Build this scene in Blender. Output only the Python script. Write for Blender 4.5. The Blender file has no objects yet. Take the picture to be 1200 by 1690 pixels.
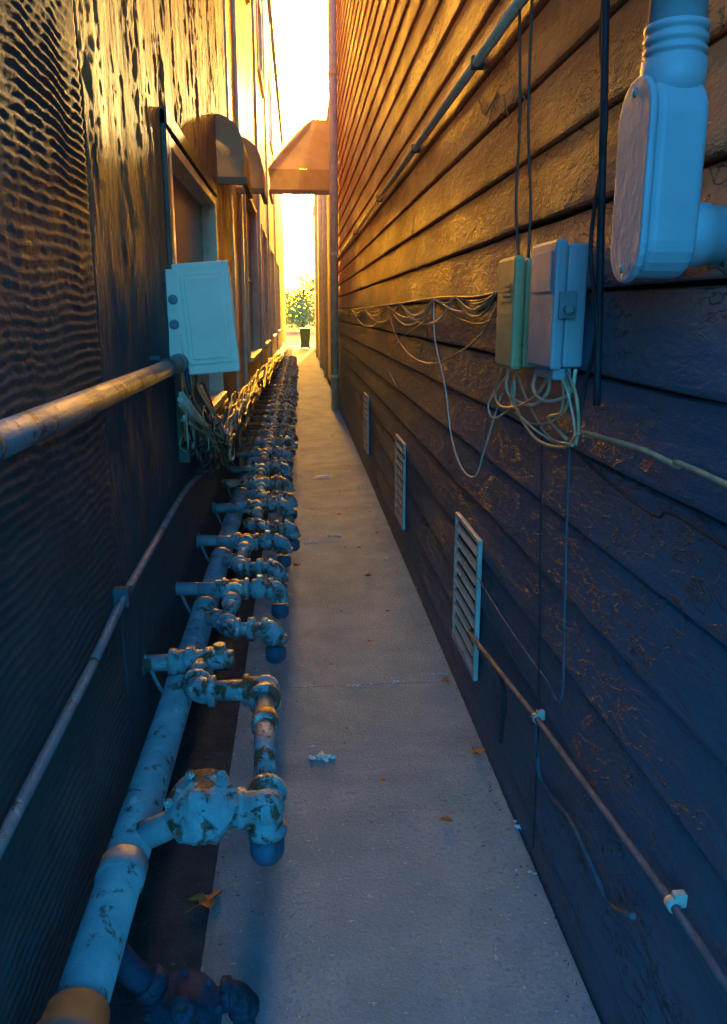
import bpy, math, random
import numpy as np
from mathutils import Vector, Matrix
random.seed(7); RNG=np.random.RandomState(5)
D=bpy.data; C=bpy.context.scene.collection
# ------------------------------------------------------------- camera numbers
H=1.55; F=1250.; PIT=math.atan(285/1250.); YAW=math.radians(4.81)
hv=Vector((math.sin(YAW),math.cos(YAW),0)); rv=Vector((math.cos(YAW),-math.sin(YAW),0))
fw=hv*math.cos(PIT)+Vector((0,0,-math.sin(PIT))); uv=hv*math.sin(PIT)+Vector((0,0,math.cos(PIT)))
CAM=Vector((0,0,H))
def ray(px,py): return rv*((px-600)/F)+uv*((800-py)/F)+fw
def onX(px,py,X):
    r=ray(px,py); return CAM+r*(X/r.x)
def onZ(px,py,z=0.):
    r=ray(px,py); return CAM+r*((z-H)/r.z)
# ------------------------------------------------------------- materials
def nodes(m):
    m.use_nodes=True; nt=m.node_tree; return nt, nt.nodes, nt.links
def mat(name, a, b=None, c=None, scale=8, stretch=(1,1,1), rough=(.5,.7), metal=0., bump=.3, bdist=.01, bscale=40, chip=.62, chipscale=14, crack=0., low=None, zlow=(1.4,2.0), trans=0., stain=None, c2=None, c2t=.58, spec=.5):
    m=D.materials.new(name); nt,N,L=nodes(m); P=N['Principled BSDF']; P.inputs['Specular IOR Level'].default_value=spec
    g=N.new('ShaderNodeNewGeometry'); mp=N.new('ShaderNodeMapping'); mp.inputs['Scale'].default_value=stretch
    L.new(g.outputs['Position'],mp.inputs['Vector'])
    def noise(s,det=4,ro=.6,dist=0.):
        n=N.new('ShaderNodeTexNoise'); n.inputs['Scale'].default_value=s; n.inputs['Detail'].default_value=det
        n.inputs['Roughness'].default_value=ro; n.inputs['Distortion'].default_value=dist
        L.new(mp.outputs['Vector'],n.inputs['Vector']); return n.outputs['Fac']
    def ramp(x,p0,p1):
        r=N.new('ShaderNodeMapRange'); r.inputs['From Min'].default_value=p0; r.inputs['From Max'].default_value=p1
        L.new(x,r.inputs['Value']); return r.outputs['Result']
    def mix(f,x,y):
        k=N.new('ShaderNodeMix'); k.data_type='RGBA'; L.new(f,k.inputs[0])
        for i,v in ((6,x),(7,y)):
            if isinstance(v,tuple): k.inputs[i].default_value=(*v,1)
            else: L.new(v,k.inputs[i])
        return k.outputs[2]
    b=b or tuple(x*.6 for x in a)
    n1=noise(scale)
    col=mix(ramp(n1,.35,.65),a,b)
    hgt=noise(bscale,4,.65)
    if low:  # light and shade put into the colour by height: lit above, shaded below
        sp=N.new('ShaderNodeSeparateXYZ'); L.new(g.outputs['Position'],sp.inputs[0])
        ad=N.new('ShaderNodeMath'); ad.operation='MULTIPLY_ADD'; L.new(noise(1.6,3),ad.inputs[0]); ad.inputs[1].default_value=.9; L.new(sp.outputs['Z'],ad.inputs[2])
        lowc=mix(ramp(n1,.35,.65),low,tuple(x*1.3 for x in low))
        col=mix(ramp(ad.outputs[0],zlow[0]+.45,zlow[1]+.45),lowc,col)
    if stain:
        col=mix(ramp(noise(1.1,5,.7,.8),.48,.72),col,stain)
    if c2:
        col=mix(ramp(noise(chipscale*.45,6,.75,.6),c2t,c2t+.04),col,c2)
    if c:
        n2=noise(chipscale,6,.7,.4); f=ramp(n2,chip-.02,chip+.03)
        col=mix(f,col,c)
        ad=N.new('ShaderNodeMath'); ad.operation='MULTIPLY_ADD'; L.new(f,ad.inputs[0]); ad.inputs[1].default_value=-.5; L.new(hgt,ad.inputs[2]); hgt=ad.outputs[0]
    if crack:
        v=N.new('ShaderNodeTexVoronoi'); v.feature='DISTANCE_TO_EDGE'; v.inputs['Scale'].default_value=crack
        nz=N.new('ShaderNodeTexNoise'); nz.inputs['Scale'].default_value=12; nz.inputs['Detail'].default_value=5; L.new(mp.outputs['Vector'],nz.inputs['Vector'])
        vm=N.new('ShaderNodeVectorMath'); vm.operation='MULTIPLY_ADD'; L.new(nz.outputs['Color'],vm.inputs[0]); vm.inputs[1].default_value=(.3,.3,.3); L.new(mp.outputs['Vector'],vm.inputs[2])
        L.new(vm.outputs[0],v.inputs['Vector'])
        cr=ramp(v.outputs['Distance'],0.,.05)
        msk=ramp(noise(3.2,4),.44,.56)
        mm=N.new('ShaderNodeMath'); mm.operation='SUBTRACT'; mm.inputs[0].default_value=1; L.new(cr,mm.inputs[1])
        m2=N.new('ShaderNodeMath'); m2.operation='MULTIPLY'; L.new(mm.outputs[0],m2.inputs[0]); L.new(msk,m2.inputs[1])
        col=mix(m2.outputs[0],col,(.04,.035,.03))
        ad=N.new('ShaderNodeMath'); ad.operation='MULTIPLY_ADD'; L.new(m2.outputs[0],ad.inputs[0]); ad.inputs[1].default_value=.5; L.new(hgt,ad.inputs[2]); hgt=ad.outputs[0]
    L.new(col,P.inputs['Base Color'])
    rr=N.new('ShaderNodeMapRange'); rr.inputs['To Min'].default_value=rough[0]; rr.inputs['To Max'].default_value=rough[1]
    rr.inputs['From Min'].default_value=.3; rr.inputs['From Max'].default_value=.7
    L.new(n1,rr.inputs['Value']); L.new(rr.outputs['Result'],P.inputs['Roughness'])
    P.inputs['Metallic'].default_value=metal
    if bump:
        bp=N.new('ShaderNodeBump'); bp.inputs['Strength'].default_value=bump; bp.inputs['Distance'].default_value=bdist
        L.new(hgt,bp.inputs['Height']); L.new(bp.outputs['Normal'],P.inputs['Normal'])
    if trans:
        tr=N.new('ShaderNodeBsdfTranslucent'); L.new(col,tr.inputs['Color']); ms=N.new('ShaderNodeMixShader'); ms.inputs[0].default_value=trans
        out=N['Material Output']; L.new(P.outputs[0],ms.inputs[1]); L.new(tr.outputs[0],ms.inputs[2]); L.new(ms.outputs[0],out.inputs['Surface'])
    return m
M={}
M['siding']=mat('painted_siding',(.78,.31,.13),(.62,.22,.08),(.13,.08,.06),scale=3.5,stretch=(1,.5,1.2),rough=(.45,.66),bump=.8,bdist=.010,bscale=26,chip=.66,chipscale=7.5,crack=15,low=(.06,.10,.155),zlow=(1.45,2.0),spec=.32)  # warm light on upper boards and blue shade below put into the colour
M['siding_dark']=mat('siding_shadow_gap',(.03,.025,.02),rough=(.8,.9),bump=0)
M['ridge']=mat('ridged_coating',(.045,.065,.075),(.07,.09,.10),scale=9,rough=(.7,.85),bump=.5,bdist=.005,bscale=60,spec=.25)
M['stucco']=mat('streaked_stucco',(.55,.36,.13),(.38,.24,.09),(.10,.08,.05),scale=6,stretch=(1,2.0,.40),rough=(.6,.8),bump=.9,bdist=.02,bscale=26,chip=.58,chipscale=10,low=(.045,.075,.10),zlow=(1.45,2.1),spec=.35)  # ochre upper part is painted-in sunlight, slate lower part painted-in shade
M['stucco_pale']=mat('pale_stucco',(.82,.68,.40),(.70,.56,.30),scale=3,stretch=(1,1,.4),rough=(.5,.7),bump=.9,bdist=.03,bscale=12)
M['trim']=mat('weathered_trim',(.76,.66,.46),(.62,.52,.35),scale=10,rough=(.4,.6),bump=.3)
M['trim_dark']=mat('dark_trim',(.14,.12,.09),scale=10,rough=(.5,.7),bump=.3,spec=.3)
M['concrete']=mat('concrete',(.24,.345,.385),(.19,.28,.315),(.38,.49,.51),scale=4,rough=(.75,.92),bump=1.,bdist=.006,bscale=90,chip=.59,chipscale=60,stain=(.13,.19,.22),spec=.2)
M['dirt_shade']=mat('dirt_shade',(.045,.07,.085),(.03,.045,.055),(.10,.12,.13),scale=9,rough=(.9,1),bump=.8,bdist=.01,bscale=60,chip=.62,chipscale=40,spec=.2)  # earth tone for grit and siding edge; also stands for shade under pipes
M['asphalt']=mat('asphalt',(.05,.05,.05),scale=5,rough=(.8,.9),bump=.3)
M['pipe']=mat('painted_pipe',(.24,.31,.34),(.14,.20,.23),(.12,.08,.055),scale=7,rough=(.45,.68),metal=.0,bump=.7,bdist=.004,bscale=60,chip=.58,chipscale=16,c2=(.33,.38,.38),c2t=.60,spec=.35)
M['conduitp']=mat('dull_conduit_paint',(.085,.12,.145),(.06,.09,.11),(.10,.09,.08),scale=10,rough=(.65,.8),bump=.5,bdist=.003,bscale=60,chip=.64,chipscale=20,spec=.2)
M['rusty']=mat('rusty_painted_fitting',(.28,.39,.41),(.16,.25,.28),(.17,.075,.035),scale=12,rough=(.42,.66),metal=.0,bump=1.,bdist=.005,bscale=60,chip=.535,chipscale=18,c2=(.48,.54,.49),c2t=.57,spec=.4)
M['rusty2']=mat('brown_rusty_fitting',(.40,.37,.29),(.26,.27,.25),(.20,.085,.035),scale=12,rough=(.45,.65),metal=.0,bump=1.,bdist=.005,bscale=60,chip=.52,chipscale=18,spec=.4)
M['drip']=mat('blue_painted_cap',(.05,.12,.19),(.035,.085,.14),(.09,.07,.06),scale=18,rough=(.5,.7),bump=.6,bdist=.004,chip=.60,chipscale=24,spec=.3)
M['grime']=mat('grimy_blue_iron',(.02,.045,.08),(.014,.03,.055),(.035,.035,.035),scale=18,rough=(.6,.8),bump=.9,bdist=.006,chip=.56,chipscale=24,spec=.3)
M['galv']=mat('galvanised_steel',(.22,.26,.28),(.16,.19,.21),scale=12,rough=(.55,.7),metal=.0,bump=.3,bdist=.002,spec=.4)
M['greybox']=mat('grey_enamel',(.37,.39,.44),(.31,.33,.38),(.15,.14,.12),scale=6,rough=(.42,.58),bump=.3,bdist=.003,chip=.68)
M['yelbox']=mat('yellowed_plastic',(.52,.42,.20),(.42,.34,.17),(.18,.16,.09),scale=6,rough=(.4,.55),bump=.2,bdist=.002,chip=.70)
M['whitebox']=mat('off_white_enamel',(.95,.85,.66),(.87,.78,.60),(.3,.25,.17),scale=6,rough=(.4,.55),bump=.15,bdist=.002,chip=.70)
M['ventm']=mat('vent_enamel',(.58,.56,.50),(.44,.44,.40),(.15,.13,.1),scale=12,rough=(.5,.6),bump=.2,bdist=.002,chip=.64,spec=.3)
M['cab_tan']=mat('tan_cable',(.50,.39,.23),(.34,.26,.16),scale=20,rough=(.5,.6),bump=0)
M['cab_white']=mat('white_cable',(.74,.68,.52),(.54,.49,.38),scale=20,rough=(.45,.6),bump=0)
M['cab_black']=mat('black_cable',(.03,.035,.045),scale=20,rough=(.5,.6),bump=0,spec=.3)
M['cab_brown']=mat('brown_cable',(.13,.08,.05),scale=20,rough=(.5,.6),bump=0)
M['cab_grey']=mat('grey_cable',(.10,.14,.18),scale=20,rough=(.65,.8),bump=0,spec=.2)
M['leaf']=mat('dry_leaf',(.80,.24,.05),(.58,.16,.04),scale=60,rough=(.6,.8),bump=.4,bdist=.003)
M['fluff']=mat('white_fluff',(.84,.84,.80),(.72,.72,.70),scale=60,rough=(.9,1),bump=.5,bdist=.003)
M['paper']=mat('paper_scrap',(.80,.78,.70),scale=30,rough=(.8,.9),bump=.1)
M['awning']=mat('brown_awning',(.40,.28,.14),(.32,.22,.11),scale=8,rough=(.6,.8),bump=.2,trans=.3)
M['awning2']=mat('tan_awning',(.60,.44,.22),(.48,.34,.17),scale=3,rough=(.6,.8),bump=.4,bdist=.02,trans=.36)
M['green']=mat('green_plastic',(.08,.19,.10),rough=(.4,.5),bump=.1)
M['black']=mat('black_plastic',(.015,.015,.015),rough=(.6,.7),bump=0)
M['bark']=mat('bark',(.10,.07,.05),rough=(.8,.9),bump=.6)
M['leaves']=mat('tree_leaves',(.42,.46,.15),(.32,.37,.11),scale=2,rough=(.5,.7),bump=0,trans=.5)
M['roof']=mat('roofing',(.12,.10,.09),rough=(.8,.9),bump=.3)
gm=D.materials.new('window_glass'); nt,N,L=nodes(gm); P=N['Principled BSDF']; P.inputs['Base Color'].default_value=(.10,.11,.10,1); P.inputs['Roughness'].default_value=.2
M['glass']=gm
# ------------------------------------------------------------- mesh helpers
RS=1.0
class MB:
    def __init__(s): s.v=[]; s.f=[]; s.sm=[]
    def add(s,vs,fs,sm=False):
        o=len(s.v); s.v+= [tuple(v) for v in vs]; s.f+=[tuple(i+o for i in f) for f in fs]; s.sm+=[sm]*len(fs); return s
    def box(s,x0,x1,y0,y1,z0,z1,bev=0.):
        if bev<=0:
            vs=[(x,y,z) for x in (x0,x1) for y in (y0,y1) for z in (z0,z1)]
            fs=[(0,1,3,2),(4,6,7,5),(0,4,5,1),(2,3,7,6),(0,2,6,4),(1,5,7,3)]
            return s.add(vs,fs)
        import bmesh
        bm=bmesh.new(); bmesh.ops.create_cube(bm,size=1)
        for v in bm.verts: v.co=Vector(((x0+x1)/2+v.co.x*(x1-x0),(y0+y1)/2+v.co.y*(y1-y0),(z0+z1)/2+v.co.z*(z1-z0)))
        bmesh.ops.bevel(bm,geom=bm.edges[:],offset=bev,segments=2,affect='EDGES',profile=.5)
        bm.verts.index_update(); s.add([v.co[:] for v in bm.verts],[[v.index for v in f.verts] for f in bm.faces],False); bm.free(); return s
    def lathe(s,p0,d,prof,seg=16,sm=True,cap=True):
        d=Vector(d).normalized(); p0=Vector(p0)
        u=d.orthogonal().normalized(); w=d.cross(u); vs=[];fs=[]
        for t,r in prof:
            for k in range(seg):
                a=2*math.pi*k/seg; vs.append(p0+d*t+(u*math.cos(a)+w*math.sin(a))*r*RS)
        n=len(prof)
        for i in range(n-1):
            for k in range(seg):
                k2=(k+1)%seg; fs.append((i*seg+k,i*seg+k2,(i+1)*seg+k2,(i+1)*seg+k))
        s.add(vs,fs,sm)
        if cap:
            o=len(s.v)-n*seg
            s.f.append(tuple(o+k for k in range(seg))[::-1]); s.sm.append(False)
            s.f.append(tuple(o+(n-1)*seg+k for k in range(seg))); s.sm.append(False)
        return s
    def cyl(s,a,b,r,seg=14): a=Vector(a);b=Vector(b); return s.lathe(a,b-a,[(0,r),((b-a).length,r)],seg)
    def tube(s,pts,r,seg=8,cap=True):
        pts=[Vector(p) for p in pts]; n=len(pts); vs=[];fs=[]
        t=(pts[1]-pts[0]).normalized(); u=t.orthogonal().normalized()
        for i,p in enumerate(pts):
            t2=(pts[min(i+1,n-1)]-pts[max(i-1,0)])
            if t2.length<1e-9: t2=t
            t2=t2.normalized(); u=(u-t2*u.dot(t2))
            if u.length<1e-6: u=t2.orthogonal()
            u.normalize(); w=t2.cross(u); t=t2
            rr=(r[i] if isinstance(r,(list,tuple)) else r)*RS
            for k in range(seg):
                a=2*math.pi*k/seg; vs.append(p+(u*math.cos(a)+w*math.sin(a))*rr)
        for i in range(n-1):
            for k in range(seg):
                k2=(k+1)%seg; fs.append((i*seg+k,i*seg+k2,(i+1)*seg+k2,(i+1)*seg+k))
        s.add(vs,fs,True); base=len(s.v)-n*seg; o=(n-1)*seg
        s.f.append(tuple(base+k for k in range(seg))[::-1]); s.sm.append(False)
        s.f.append(tuple(base+o+k for k in range(seg))); s.sm.append(False)
        return s
    def elbow(s,c,d1,d2,r,R,collar=1.22,seg=14):
        c=Vector(c);d1=Vector(d1).normalized();d2=Vector(d2).normalized()
        cc=c+(d1+d2)*R; pts=[]
        for i in range(9):
            a=math.pi/2*i/8
            pts.append(cc-d2*R*math.cos(a)-d1*R*math.sin(a))
        s.tube(pts,r,seg)
        for p,d in ((c+d1*R,d1),(c+d2*R,d2)):
            s.lathe(p-d*r*.35,d,[(0,r),(.003,r*collar),(r*.75,r*collar),(r*.75+.003,r*1.02)],seg)
        return s
    def ball(s,c,r,sc=(1,1,1),seg=14,rings=8):
        c=Vector(c);vs=[];fs=[]; r=r*RS
        for i in range(rings+1):
            a=math.pi*i/rings
            for k in range(seg):
                b=2*math.pi*k/seg; vs.append(c+Vector((r*sc[0]*math.sin(a)*math.cos(b),r*sc[1]*math.sin(a)*math.sin(b),r*sc[2]*math.cos(a))))
        for i in range(rings):
            for k in range(seg):
                k2=(k+1)%seg; fs.append((i*seg+k,(i+1)*seg+k,(i+1)*seg+k2,i*seg+k2))
        return s.add(vs,fs,True)
    def build(s,name,m,parent=None,off=(0,0,0)):
        me=D.meshes.new(name); o=Vector(off)
        me.from_pydata([tuple(Vector(v)-o) for v in s.v],[],s.f)
        me.polygons.foreach_set('use_smooth',s.sm); me.materials.append(m); me.validate(); me.update()
        ob=D.objects.new(name,me); C.objects.link(ob)
        if parent: ob.parent=parent
        else: ob.location=o
        return ob
def tag(o,label=None,cat=None,group=None,kind=None):
    if label:o['label']=label
    if cat:o['category']=cat
    if group:o['group']=group
    if kind:o['kind']=kind
    return o
def thing(name,loc,label,cat,group=None):
    o=D.objects.new(name,None); C.objects.link(o); o.location=loc; o.empty_display_size=.05
    return tag(o,label,cat,group)
def smooth(pts,n=8):
    pts=[Vector(p) for p in pts]; out=[]
    P=[pts[0]*2-pts[1]]+pts+[pts[-1]*2-pts[-2]]
    for i in range(1,len(P)-2):
        for k in range(n):
            t=k/n; a,b,c,d=P[i-1],P[i],P[i+1],P[i+2]
            out.append(.5*((2*b)+(c-a)*t+(2*a-5*b+4*c-d)*t*t+(3*b-a-3*c+d)*t**3))
    out.append(pts[-1]); return out
TAB=RNG.rand(256,256)
def vn(x,y):
    xi=np.floor(x).astype(int); yi=np.floor(y).astype(int); fx=x-xi; fy=y-yi
    fx=fx*fx*(3-2*fx); fy=fy*fy*(3-2*fy)
    g=lambda a,b:TAB[a%256,b%256]
    return (g(xi,yi)*(1-fx)+g(xi+1,yi)*fx)*(1-fy)+(g(xi,yi+1)*(1-fx)+g(xi+1,yi+1)*fx)*fy
def grid_mesh(name,Pts,m,parent=None,sm=True):
    ny,nz,_=Pts.shape; idx=np.arange(ny*nz).reshape(ny,nz)
    f=np.stack([idx[:-1,:-1],idx[1:,:-1],idx[1:,1:],idx[:-1,1:]],-1).reshape(-1,4)
    me=D.meshes.new(name); me.from_pydata(Pts.reshape(-1,3).tolist(),[],f.tolist())
    me.polygons.foreach_set('use_smooth',[sm]*len(f)); me.materials.append(m); me.update()
    ob=D.objects.new(name,me); C.objects.link(ob)
    if parent: ob.parent=parent
    return ob
XL=-.54; XR=.67
# ------------------------------------------------------------- ground
b=MB(); b.add([(-150,-60,-.06),(150,-60,-.06),(150,260,-.06),(-150,260,-.06)],[(0,1,2,3)]); tag(b.build('ground',M['asphalt']),kind='structure')
b=MB(); y=-.6; nx=[2.95,5.95,8.95,11.95,14.95,17.95,20.95,23.95,26.95,29.95,32.95,35]
for y1 in nx:
    b.box(-.265,.645,y+.0008,y1-.0008,-.055,0,.0015); y=y1
tag(b.build('path',M['concrete']),kind='structure')
b=MB(); b.box(-.80,-.267,-.6,35,-.056,-.006); b.box(.647,.72,-.6,35,-.056,-.02); tag(b.build('dirt_shade_verge',M['dirt_shade']),kind='structure')  # strip under pipes: shadow on concrete put in as dark colour; other strip is soil
b=MB(); b.box(-14,14,35.2,37,-.056,.0); tag(b.build('pavement',M['concrete']),kind='structure')
b=MB(); b.box(-8,8,-4.2,-.7,-.056,.0); tag(b.build('pavement',M['concrete']),kind='structure')
# ------------------------------------------------------------- walls with openings
def wall_open(b,X,y0,y1,z0,z1,ops,depth,sgn):
    ys=sorted({y0,y1,*[o[0] for o in ops],*[o[1] for o in ops]}); zs=sorted({z0,z1,*[o[2] for o in ops],*[o[3] for o in ops]})
    for i in range(len(ys)-1):
        for j in range(len(zs)-1):
            ym=(ys[i]+ys[i+1])/2; zm=(zs[j]+zs[j+1])/2
            if any(o[0]<ym<o[1] and o[2]<zm<o[3] for o in ops): continue
            b.add([(X,ys[i],zs[j]),(X,ys[i+1],zs[j]),(X,ys[i+1],zs[j+1]),(X,ys[i],zs[j+1])],[(0,1,2,3)])
    X2=X-sgn*depth
    for a,c,d,e in ops:
        for q in ([(X,a,d),(X,c,d),(X2,c,d),(X2,a,d)],[(X,a,e),(X,c,e),(X2,c,e),(X2,a,e)],[(X,a,d),(X,a,e),(X2,a,e),(X2,a,d)],[(X,c,d),(X,c,e),(X2,c,e),(X2,c,d)]): b.add(q,[(0,1,2,3)])
def shell(b,X,Xo,y0,y1,z0,z1):
    b.add([(X,y0,z0),(Xo,y0,z0),(Xo,y0,z1),(X,y0,z1)],[(0,1,2,3)]); b.add([(X,y1,z0),(Xo,y1,z0),(Xo,y1,z1),(X,y1,z1)],[(0,1,2,3)])
    b.add([(Xo,y0,z0),(Xo,y1,z0),(Xo,y1,z1),(Xo,y0,z1)],[(0,1,2,3)])
def window(bld,X,o,sgn,depth,fm,lab=None):
    a,c,d,e=o; w=.05; b=MB(); xi=X-sgn*(depth-.004); xo=X+sgn*.025
    x0,x1=min(xi,xo),max(xi,xo)
    b.box(x0,x1,a+.002,a+w,d+.002,e-.002,.004); b.box(x0,x1,c-w,c-.002,d+.002,e-.002,.004)
    b.box(x0+.002,x1-.002,a+w,c-w,e-w,e-.003,.004); b.box(x0+.002,x1+ (sgn>0)*.03-.002,a+w,c-w,d+.003,d+w,.004)
    xm=X-sgn*depth*.6; b.box(xm-.012,xm+.012,a+w,c-w,(d+e)/2-.02,(d+e)/2+.02)
    fr=b.build('window',fm,bld)
    g=MB(); xg=X-sgn*(depth*.7); g.box(xg-.004,xg+.004,a+w*.5,c-w*.5,d+w*.5,e-w*.5); g.build('pane',M['glass'],fr)
HB=8.0
bl=thing('stucco_building',(0,0,0),'dark streaked stucco building with ridged panel, left of the alley entrance','building')
b=MB(); w1=(3.40,5.25,.98,2.27)
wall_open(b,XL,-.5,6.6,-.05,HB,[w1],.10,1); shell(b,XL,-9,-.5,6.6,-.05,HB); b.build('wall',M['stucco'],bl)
window(bl,XL,w1,1,.10,M['trim'])
b=MB(); b.box(XL+.002,XL+.024,3.34,3.395,.98,2.345,.004); b.box(XL+.002,XL+.030,3.34,5.32,2.285,2.35,.004); b.box(XL+.002,XL+.05,3.34,5.32,.90,.965,.004); b.build('window_trim',M['trim_dark'],bl)
def plaster(y0,y1,z0,z1,dy=.010,dz=.012):
    ys=np.linspace(y0,y1,int((y1-y0)/dy)); zs=np.linspace(z0,z1,int((z1-z0)/dz)); Y,Z=np.meshgrid(ys,zs,indexing='ij')
    h=vn(Y*7+3,Z*1.5)*.26+vn(Y*20,Z*6+7)*.26+vn(Y*38,Z*20)*.28+vn(Y*70+5,Z*60)*.20
    k=np.clip((vn(Y*11+60,Z*3.2+4)-.45)*3,0,1)
    h=np.clip(h-.30,0,1)*(.55+.9*k)+.22*np.clip((vn(Y*26+9,Z*14+31)-.62)*8,0,1)*k
    X_=XL+.003+.011*h
    X_[0,:]=XL-.003;X_[-1,:]=XL-.003;X_[:,0]=XL-.003;X_[:,-1]=XL-.003
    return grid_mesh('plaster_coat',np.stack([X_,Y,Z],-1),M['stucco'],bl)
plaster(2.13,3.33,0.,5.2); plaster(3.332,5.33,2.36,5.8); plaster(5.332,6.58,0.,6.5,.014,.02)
b=MB(); b.box(-9.2,XL+.05,-.55,6.62,HB+.003,HB+.15); b.build('roof',M['roof'],bl)
ny,nz=230,800
ys=np.linspace(-.49,2.12,ny); zs=np.linspace(0.0,3.3,nz); Y,Z=np.meshgrid(ys,zs,indexing='ij')
ph=Z/.025+1.5*vn(Y*2.3+5,Z*1.4)+.9*vn(Y*7,Z*5+9)+.5*vn(Y*19+3,Z*9)
saw=ph-np.floor(ph); prof=np.where(saw<.72,(saw/.72)**1.6,(1-saw)/.28)
amp=.0010+.0065*vn(Y*3+40,Z*3.0+2)**1.5
hX=XL+.006+amp*prof+.002*vn(Y*40,Z*60)
hX[0,:]=XL-.002;hX[-1,:]=XL-.002;hX[:,-1]=XL-.002
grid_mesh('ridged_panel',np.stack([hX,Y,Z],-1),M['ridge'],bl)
bl2=thing('stucco_building',(0,0,0),'tall pale stucco building further down the alley on the meter side','building')
ops=[(8.6,10.9,1.0,2.9),(12.6,14.4,1.0,2.9),(16.5,18.5,1.0,2.9),(21,23.5,1.0,2.9),(9.0,10.4,5.2,6.6),(13,14.6,5.2,6.6),(18,19.6,5.2,6.6)]
b=MB(); wall_open(b,XL-.02,6.62,34,-.05,8.3,ops,.1,1); shell(b,XL-.02,-10,6.62,34,-.05,8.3); b.build('wall',M['stucco_pale'],bl2)
for o in ops: window(bl2,XL-.02,o,1,.1,M['trim'])
for yy in (6.72,7.9,11.7,15.4,20):
    b=MB(); b.box(XL-.018,XL+.012,yy,yy+.12,0,8.2); b.build('pilaster_strip',M['trim'],bl2)
b=MB(); b.box(-10.2,XL+.06,6.65,34.1,8.303,8.45); b.build('roof',M['roof'],bl2)
# ------------------------------------------------------------- sided building
br=thing('sided_building',(0,0,0),'dark lap sided wooden building along the right of the alley','building')
YE=14.2
b=MB(); wall_open(b,XR+.012,-.5,YE,-.05,HB,[],0,-1); shell(b,XR+.012,9,-.5,YE,-.05,HB); b.build('wall',M['siding_dark'],br)
EXP=.185; b=MB(); z=1.60-EXP*8
zz=[-.05,z]+[z+EXP*i for i in range(1,35)]
for i in range(len(zz)-1):
    z0,z1=zz[i],min(zz[i+1],HB)
    y=-.5
    first=True
    while y<YE-.01:
        L_=random.uniform(2.6,4.8)
        if first: L_=random.uniform(3,5); first=False
        y1=min(y+L_,YE)
        if YE-y1<.6: y1=YE
        n=max(2,int((y1-y)/.09)); ys=np.linspace(y+.001,y1-.001,n)
        dx=random.uniform(-.0015,.0015); dz=random.uniform(-.001,.001)
        wob=(vn(ys*1.3+i*7.7,ys*0+i*3.1)-.5)*.004+(vn(ys*9+i*7.7,ys*0+i*3.1)-.5)*.0012; wz=(vn(ys*2.1+i*5.1,ys*0+i*1.7)-.5)*.006+(vn(ys*8+i*5.1,ys*0+i*1.7)-.5)*.003+dz
        vs=[]
        for q in range(n):
            xo=XR-.023+dx+wob[q]; xt=XR-.012+wob[q]*.3
            vs+=[(XR+.01,ys[q],z0+.001+wz[q]),(xo+.006,ys[q],z0+.001+wz[q]),(xo+.001,ys[q],z0+.005+wz[q]),(xo,ys[q],z0+.014+wz[q]),(xt,ys[q],z1-.011+wz[q]),(xt+.006,ys[q],z1-.007+wz[q]),(XR+.010,ys[q],z1-.006+wz[q])]
        fs=[]
        for q in range(n-1):
            for k in range(6): fs.append((q*7+k,q*7+k+1,(q+1)*7+k+1,(q+1)*7+k))
        fs.append(tuple(range(7))); fs.append(tuple((n-1)*7+k for k in range(7))[::-1])
        b.add(vs,fs); y=y1
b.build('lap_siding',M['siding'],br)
b=MB(); b.box(XR-.04,9.2,-.55,YE+.02,HB+.003,HB+.16); b.build('roof',M['roof'],br)
b=MB(); b.box(XR-.035,XR+.09,YE+.002,YE+.12,-.05,HB-.01,.005); b.build('corner_board',M['trim'],br)
b=MB()
for px in ([(790,165),(800,190),(812,170),(808,205)],[(820,150),(815,175),(835,180),(830,155),(838,190)],[(848,140),(846,168),(862,160),(858,135),(866,165)]):
    b.tube(smooth([onX(a,c,XR-.020) for a,c in px],6),.0022,6)
b.build('scrawl',M['awning2'],br)
LH=5.5
b2=thing('low_building',(0,0,0),'pale building beyond the lap sided wall, with upright pipes on it','building')
b=MB(); wall_open(b,XR+.06,15.2,34,-.05,LH,[],0,-1); shell(b,XR+.06,9,15.2,34,-.05,LH); b.build('wall',M['stucco_pale'],b2)
b=MB(); b.box(XR,9.1,15.1,34.1,LH+.003,LH+.1); b.build('roof',M['trim'],b2)
for yy,r in ((18.5,.05),(22.,.06),(27.,.05)):
    b=MB(); b.cyl((XR-.02,yy,0),(XR-.02,yy,LH-.02),r); b.build('wall_pipe',M['trim'],b2)
d=thing('downspout',(XR-.09,12.4,0),'tall thick round pipe standing at the far end of the sided wall','pipe')
b=MB(); b.cyl((0,0,.0),(0,0,7.9),.065,18); b.build('pipe',M['trim'],d)
for zc in (.5,2.4,5): 
    b=MB(); b.lathe((0,0,zc),(0,0,1),[(0,.066),(.002,.073),(.05,.073),(.052,.066)],18); b.box(.04,.1,-.012,.012,zc+.01,zc+.04); b.build('bracket',M['trim'],d)
a=thing('window_hood',(XR-.04,13.3,3.40),'translucent brown hood with sloping hipped top jutting across the alley','awning')
x0,x1,y0,y1=-1.06,0.,-.45,.75
b=MB(); b.box(x0,x1,y0-.01,y0+.03,-.02,.05,.006); b.box(x0,x0+.04,y0+.03,y1,-.02,.05,.006); b.build('frame',M['awning'],a)
b=MB(); b.add([(x0+.02,y0+.01,.052),(x1,y0+.01,.052),(x1,y0+.01,.36),(x0+.02,y0+.01,.36)],[(0,1,2,3)]); b.add([(x0+.02,y0+.01,.052),(x0+.02,y1,.052),(x0+.02,y1,.36),(x0+.02,y0+.01,.36)],[(0,1,2,3)]); b.build('valance',M['awning'],a)
b=MB(); n=14; g=[]
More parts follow.
